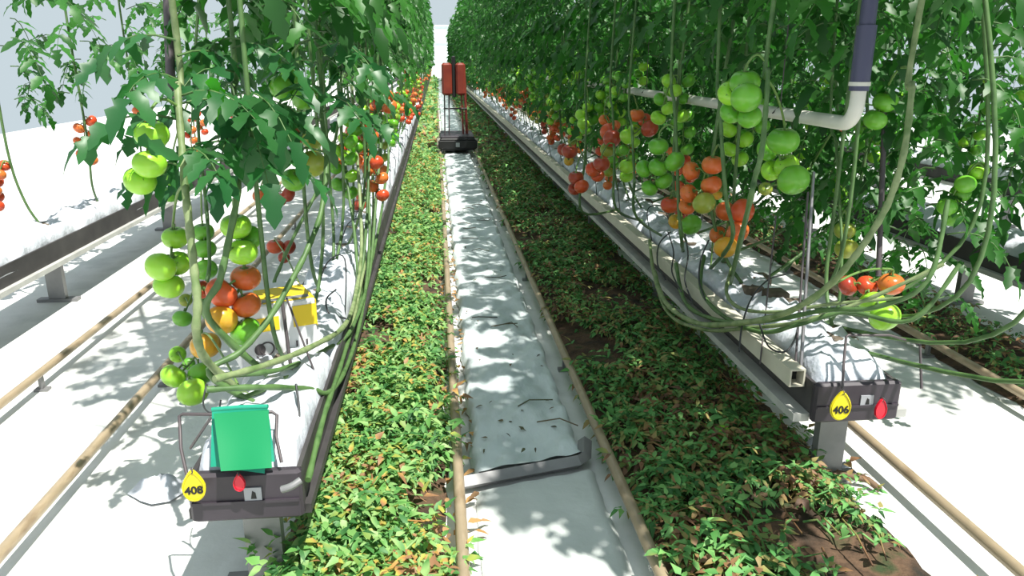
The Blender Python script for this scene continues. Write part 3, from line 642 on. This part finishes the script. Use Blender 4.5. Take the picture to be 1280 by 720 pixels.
for yy in (Ye + .55, Ye + 2.5, Ye + 5):
    b = MB(); b.tube([(X, yy, Z + .027), (X, yy, 3.0)], .0025, 0, 5); b.tube([(X - .03, yy, Z), (X, yy, Z + .03), (X + .03, yy, Z), (X, yy, Z - .03), (X - .03, yy, Z)], .003, 0, 5); b.obj('hanger', M['wire'], o)
o.location = (0, 0, 0)
# the elbow turns sideways in the photo: a short run to the right before it rises
# ------------------------------------------------------------------ wire hoops, tags
def hoop(label, pts, r=.0045):
    b = MB(); b.tube(pts, r, 0, 7); return tag(b.obj('wire_hoop', M['wire']), label, 'wire')
yl = YL - .03
a0 = at(224, 520, 1.98); a1 = at(268, 518, 1.98); a2 = at(340, 515, 2.0); a3 = at(352, 578, 1.95); a4 = at(234, 596, 1.93)
hoop('bent wire hoop over the left gutter end carrying the green sheets', [a4, at(226, 560, 1.95), a0, a0 + Vector((.01, 0, .005)), a1, a2, a2 + Vector((.012, 0, -.01)), at(345, 545, 1.97), a3])
hoop('short diagonal wire beside the green sheets', [at(265, 520, 2.0), at(248, 545, 2.1), at(238, 560, 2.15)], .004)
c0 = at(1053, 486, 2.44); c1 = at(1058, 419, 2.48); c2 = at(1112, 419, 2.5); c3 = at(1150, 430, 2.5)
hoop('rectangular wire hoop over the near right grow bag', [c0, at(1055, 450, 2.46), c1 - Vector((0, 0, .006)), c1 + Vector((.006, 0, 0)), c2, c3, at(1152, 486, 2.47)])
def drop_tag(name, c, w, h, m, label, cat, text=None):
    o = thing(name, label, cat, c); b = MB(); n = 28; out = []; inn = []
    for i in range(n):
        a = 2 * math.pi * i / n; s = math.sin(a); x = math.cos(a) * (w / 2) * (1 - .34 * max(0, s) ** 1.2 - .12 * s); z = s * h / 2
        out.append((x, z))
    f = [(x, -.003, z) for x, z in out] + [(x, .003, z) for x, z in out]
    b.add(f, [tuple(range(n)), tuple(range(2 * n - 1, n - 1, -1))] + [(i, n + i, n + (i + 1) % n, (i + 1) % n) for i in range(n)])
    b.obj('tag_plate', m, o)
    b = MB(); b.tube([(x * .88, -.0045, z * .90) for x, z in out] + [(out[0][0] * .88, -.0045, out[0][1] * .9)], .0016, 0, 5); b.obj('raised_rim', m, o)
    b = MB(); b.tube([(0, -.003, h * .40), (.004, -.008, h * .5), (0, 0, h * .56), (-.003, .006, h * .48), (0, .003, h * .40)], .0018, 0, 5); b.obj('wire_ring', M['wire'], o)
    if text:
        cu = bpy.data.curves.new('tag_number', 'FONT'); cu.body = text; cu.size = w * .52; cu.align_x = 'CENTER'; cu.align_y = 'CENTER'; cu.extrude = .0006; cu.offset = .0009
        tmp = bpy.data.objects.new('tmp', cu); COL.objects.link(tmp); bpy.context.view_layer.update()
        me = bpy.data.meshes.new_from_object(tmp.evaluated_get(bpy.context.evaluated_depsgraph_get())); bpy.data.objects.remove(tmp)
        me.materials.clear(); me.materials.append(M['ink'])
        t = link('tag_number', me, o, (0, -.0042, -h * .14)); t.rotation_euler = (math.pi / 2, 0, 0); tag(t, 'black number ' + text)
    return o
t1 = drop_tag('number_tag', at(242, 607, 1.90), .056, .088, M['tag_y'], 'yellow teardrop tag numbered 408 hanging at the left gutter end', 'tag', '408'); t1.rotation_euler = (0, 0, .1)
t2 = drop_tag('number_tag', at(1051, 507, 2.40), .068, .100, M['tag_y'], 'yellow teardrop tag numbered 406 hanging at the right gutter end', 'tag', '406')
drop_tag('red_tag', at(299, 603, 1.93), .030, .050, M['tag_r'], 'small red drop tag below the green sheets', 'tag')
drop_tag('red_tag', at(1101, 511, 2.44), .040, .072, M['tag_r'], 'red drop tag on the dark cap of the right gutter', 'tag')
# ------------------------------------------------------------------ green sheets
def sheet(o, name, crn, m, d):
    P = [at(x, y, dd) for x, y, dd in crn]; b = MB(); n = 10; vs = []; fs = []
    nrm = (P[1] - P[0]).cross(P[3] - P[0]).normalized()
    for j in range(n + 1):
        for i in range(n + 1):
            u, v = i / n, j / n; p = P[0].lerp(P[1], u).lerp(P[3].lerp(P[2], u), v) + nrm * (.006 * math.sin(u * 5 + d) * v + .004 * math.sin(u * 2.5) * math.sin(v * 4)); vs.append(p)
    k = len(vs); vs += [p + nrm * .0015 for p in vs]
    for j in range(n):
        for i in range(n): a = j * (n + 1) + i; fs += [(a, a + n + 1, a + n + 2, a + 1), (k + a, k + a + 1, k + a + n + 2, k + a + n + 1)]
    b.add(vs, fs, 0, True); return b.obj(name, m, o)
o = thing('hanging_sheets', 'bright green plastic sheets hung over the wire at the left gutter end', 'sheets')
sheet(o, 'front_sheet', [(267, 517, 1.93), (335, 512, 1.93), (341, 585, 1.89), (276, 589, 1.89)], M['green_card'], 0)
sheet(o, 'back_sheet', [(265, 512, 1.96), (334, 508, 1.96), (343, 577, 1.935), (262, 584, 1.935)], M['teal_card'], 2)
sheet(o, 'rear_sheet', [(268, 514, 1.97), (336, 512, 1.97), (330, 592, 1.94), (268, 583, 1.94)], M['teal_card'], 3)
b = MB(); b.tube([at(265, 512, 1.93), at(300, 509, 1.93), at(335, 508, 1.93)], .006, 0, 8); tag(b.obj('folded_edge', M['teal_card'], o), 'pale folded top edge')
# ------------------------------------------------------------------ bumblebee carton
bx0 = -.72; 
o = thing('bumblebee_carton', 'white carton with yellow printed bands standing in the left row', 'box', (0, 0, 0))
ca = at(302, 455, X=None, d=2.45); 
fl = at(300, 445, 2.50); fr_ = at(398, 428, 2.62); tl = at(322, 388, 2.60); 
wv = Vector((fr_.x - fl.x, fr_.y - fl.y, 0)); wl = wv.length; wv.normalize(); dv = Vector((-wv.y, wv.x, 0)); zb0 = GZ1 + .035; hh = .215; dp = .26
o.location = (fl.x, fl.y, zb0); o.rotation_euler = (0, 0, math.atan2(wv.y, wv.x))
b = MB(); b.box((0, 0, 0), (wl, dp, hh), 0, .004); b.obj('carton_body', M['box_w'], o)
b = MB(); b.box((-.001, -.0025, hh * .58), (wl * .52, -.0008, hh * .80)); b.box((wl * .70, -.0025, hh * .58), (wl + .001, -.0008, hh * .92)); b.box((wl + .0005, 0, hh * .55), (wl + .0025, dp * .96, hh * .98)); b.box((wl * .35, .01, hh + .0005), (wl, dp * .7, hh + .0025)); b.obj('yellow_print', M['box_y'], o)
b = MB()
ring = [(wl * .34 + .022 * math.cos(a), -.003, hh * .30 + .022 * math.sin(a)) for a in [i * math.pi / 10 for i in range(21)]]
b.tube(ring, .0025, 0, 5); b.obj('printed_ring', M['wire'], o)
b = MB(); b.add([(wl * .25 + .018 * math.cos(a), -.003, hh * .30 + .020 * math.sin(a)) for a in [i * math.pi / 8 for i in range(16)]], [tuple(range(16))])
b.obj('printed_insect', M['wire'], o)
for k in range(3): b = MB(); b.tube([(wl * .20 + k * .018, -.003, hh * .20), (wl * .22 + k * .018 + .015, -.003, hh * .10)], .0022, 0, 5); b.obj('printed_leg', M['wire'], o)
for k in range(4): b = MB(); b.box((wl * (.45 + .13 * k), -.0035, hh * .26), (wl * (.45 + .13 * k) + .006, -.001, hh * .35)); b.obj('air_hole', M['wire'], o)
b = MB(); b.box((wl * .08, .02, hh + .0005), (wl * .95, .05, hh + .004)); b.obj('lid_flap', M['grey'], o)
# ------------------------------------------------------------------ support rods
def rod(label, a, c, r=.004, m='steel'):
    b = MB(); b.tube([a, (a + c) / 2, c], r, 0, 6); return tag(b.obj('support_rod', M[m]), label, 'rod')
rod('thicker upright rod in front of the bumblebee carton', at(352, 372, 2.42), at(365, 470, 2.42), .006, 'wire')
rod('thin slanting rod in front of the bumblebee carton', at(358, 372, 2.43), at(392, 462, 2.43), .0035, 'wire')
rod('pale upright rod rising through the right stems', at(1017, 215, 2.72), at(1001, 460, 2.62), .006)
rod('upright rod just left of the pale rod over the right gutter', at(1010, 240, 2.70), at(994, 458, 2.62), .004, 'wire')
rod('thin wire crossing the second right grow bag', at(970, 270, 2.9), at(950, 455, 2.75), .003, 'wire')
rod('dark post at the right edge beside the olive fruit', at(1108, 90, 2.9), at(1098, 345, 2.85), .010, 'wire')
rod('slender post in the right background', at(1072, 165, 2.9), at(1064, 260, 2.9), .004, 'wire')
rod('dark post among the leaves at top left', at(196, -420, 2.9), at(214, 122, 2.9), .018, 'wire')
# ------------------------------------------------------------------ drip tubes
def drip(label, pt, r=.0035, grp=None):
    pts = spline([at(*p) for p in pt], 6); b = MB(); b.tube(pts, r, 0, 6); return tag(b.obj('drip_tube', M['tube']), label, 'tube', grp)
drip('arched black drip tube over the second right grow bag', [(924, 440, 2.75), (928, 405, 2.78), (940, 372, 2.82), (960, 350, 2.86), (982, 343, 2.9)])
drip('black drip tube curving down beside the orange fruit', [(886, 300, 3.1), (876, 325, 3.1), (874, 352, 3.05), (882, 375, 3.0)])
drip('sagging black drip tube between the near right bags', [(948, 400, 2.75), (960, 432, 2.65), (980, 440, 2.6), (993, 425, 2.62), (1000, 395, 2.65)])
drip('leftmost of the looped drip tubes left of the orange fruit', [(838, 290, 3.6), (824, 305, 3.55), (822, 330, 3.5), (832, 350, 3.45)])
drip('wavy drip tube in the middle of the looped tubes', [(835, 290, 3.5), (842, 315, 3.45), (840, 340, 3.4), (852, 365, 3.3)])
drip('drip tube hanging straight beside the hooked stem', [(856, 292, 3.3), (860, 320, 3.3), (856, 350, 3.2), (866, 378, 3.15)])
drip('drip tube along the far edge of the green sheets', [(370, 480, 2.2), (374, 520, 2.15), (368, 560, 2.1), (352, 590, 2.0)])
drip('drip tube looping behind the bumblebee carton', [(432, 398, 3.0), (412, 392, 2.95), (408, 374, 3.0), (420, 362, 3.1)])
drip('thin tube hanging from the lime fruit to the hoop', [(276, 500, 2.0), (273, 512, 2.0), (262, 516, 2.0), (254, 505, 2.05), (258, 480, 2.1)], .0025)
drip('corrugated grey drain hose end under the red tag', [(352, 612, 1.83), (364, 608, 1.83), (376, 600, 1.84)], .009)
bpy.data.objects['drip_tube.009'].data.materials[0] = M['grey']
# generic short tubes on each plant cube further along
random.seed(41)
for k in range(14):
    y = YR + 2.0 + k * .8; x = 1.24; p = [(x - .01, y, GZ1 - .01), (x - .03 + U(-.03, .02), y + .05, .60 + U(0, .08)), (x + .06, y + .1, .62 + U(0, .08)), (ROWR, y + .12, .52)]
    b = MB(); b.tube(spline(p, 6), .003, 0, 5); tag(b.obj('drip_tube', M['tube']), 'small looped drip tube further along the right gutter', 'tube', 'drip tubes along the right gutter')
    y = YL + 1.2 + k * .8; x = -.41; p = [(x + .01, y, GZ1 - .01), (x + .02, y + .05, .60 + U(0, .08)), (x - .06, y + .1, .60 + U(0, .08)), (ROWL, y + .12, .52)]
    b = MB(); b.tube(spline(p, 6), .003, 0, 5); tag(b.obj('drip_tube', M['tube']), 'small looped drip tube further along the left gutter', 'tube', 'drip tubes along the left gutter')
# ------------------------------------------------------------------ trolley
yt = at(567, 190, z=.09).y
o = thing('rail_trolley', 'black based trolley with a red frame standing far along the rails', 'trolley', ((RL + RR) / 2, yt, 0))
b = MB(); b.box((-.28, 0, .11), (.28, 1.1, .30), 0, .02); b.box((-.30, -.03, .14), (.30, .0, .27), 0, .012); b.obj('chassis', M['black'], o)
b = MB(); b.box((-.26, .02, .30), (.26, 1.05, .325), 0, .005); b.obj('deck', M['dark'], o)
b = MB(); b.box((-.03, -.036, .17), (.03, -.03, .235), 0, 0); tag(b.obj('badge', M['label'], o), 'small pale badge')
for sx in (-1, 1):
    for yy in (.18, .9):
        b = MB(); b.tube([(sx * .2725 - .02, yy, .135), (sx * .2725 + .02, yy, .135)], .031, 0, 16); b.obj('wheel', M['grey'], o)
    b = MB(); b.box((.27 if sx > 0 else -.315, .02, .05), (.315 if sx > 0 else -.27, .08, .29)); tag(b.obj('bumper_post', M['beige'], o), 'pale corner post')
b = MB(); b.box((-.03, .70, .325), (.0, .73, .6)); 
for (x, m) in ((.165, 'red'), (.105, 'red')):
    b = MB(); b.tube([(x, .5, .32), (x - .03, .5, 1.35)], .022 if x > .15 else .014, 0, 8); b.obj('mast', M['red'], o)
for x in (-.19, -.12):
    b = MB(); b.tube([(x, .45, .32), (x + .01, .5, 1.0)], .011, 0, 8); b.obj('guard_post', M['wire'], o)
b = MB(); b.tube([(-.2, .48, .72), (.17, .48, .72)], .012, 0, 8); b.obj('cross_rail', M['wire'], o)
for (x0, x1) in ((-.22, -.06), (.0, .15)):
    b = MB(); b.box((x0, .35, .93), (x1, .65, 1.42), 0, .03); b.obj('side_panel', M['red'], o)
b = MB(); b.box((-.06, .40, .90), (.0, .60, 1.52), 0, .01); b.obj('dark_gap_block', M['black'], o)  # black block filling in for the dark gap between the red panels
# ------------------------------------------------------------------ small things on the ground
o = put_tomato(None, at(903, 541, z=.10), 'lime', .062); tag(o, 'single fallen green tomato on the right leaf litter', 'tomato'); o.name = 'fallen_tomato'
def scrap(label, c, rad, seed, name='film_scrap'):
    random.seed(seed); b = MB(); n = 12; rings = 5; vs = []; fs = []
    for j in range(rings + 1):
        for i in range(n):
            a = 2 * math.pi * i / n; t = j / rings; r = rad * (.12 + .88 * t) * (1 + .18 * math.sin(a * 3 + seed)); vs.append((r * math.cos(a), r * .7 * math.sin(a), rad * .55 * math.cos(t * 1.5) * (1 + .3 * math.sin(a * 2 + j + seed)) - rad * .03 ))
    for j in range(rings):
        for i in range(n): k = (i + 1) % n; fs.append((j*n+i, j*n+k, (j+1)*n+k, (j+1)*n+i))
    b.add(vs, fs, 0, True); b.add(vs[:n], [tuple(range(n))], 0, True)
    zmin = min(v[2] for v in b.v); o = b.obj(name, M['bag'], None, (c.x, c.y, c.z - zmin)); return tag(o, label, 'scrap')
scrap('largest crumpled white scrap beside the right gutter foot', at(1027, 552, z=.01), .06, 4)
scrap('middle white scrap on the litter below the yellow tag', at(1044, 568, z=.01), .04, 6)
scrap('smallest white scrap at the litter edge, closest to the frame bottom', at(1057, 583, z=.01), .028, 9)
scrap('crumpled pale film on the floor beside the left number tag', at(200, 615, z=.01), .10, 12)
scrap('torn pale scrap on the litter beside the beige tube end', at(962, 490, z=.06), .035, 14)
b = MB(); b.tube([at(1000, 600, z=.03), at(1050, 592, z=.04), at(1085, 600, z=.03), at(1100, 612, z=.02)], .012, 0, 6); tag(b.obj('dry_stem', noisy('dry_stem_brown', [(.12, .07, .04), (.2, .13, .08)], rough=.8)), 'dark dry stem lying at the bottom right litter edge', 'stem')
b = MB()
# ------------------------------------------------------------------ light
w = bpy.data.worlds.new('sky'); scn.world = w; w.use_nodes = True
bg = w.node_tree.nodes['Background']; bg.inputs[0].default_value = (.80, .93, 1.0, 1); bg.inputs[1].default_value = .74
sd = bpy.data.lights.new('sun', 'SUN'); sd.energy = 7.5; sd.angle = math.radians(.6); sd.color = (1, .97, .90)
so = bpy.data.objects.new('sun', sd); COL.objects.link(so)
so.rotation_euler = Vector((-.265, .34, -.92)).to_track_quat('-Z', 'Y').to_euler()
vs = scn.view_settings; vs.view_transform = 'Standard'; vs.look = 'None'; vs.gamma = 1; vs.exposure = 0.0; vs.use_curve_mapping = False
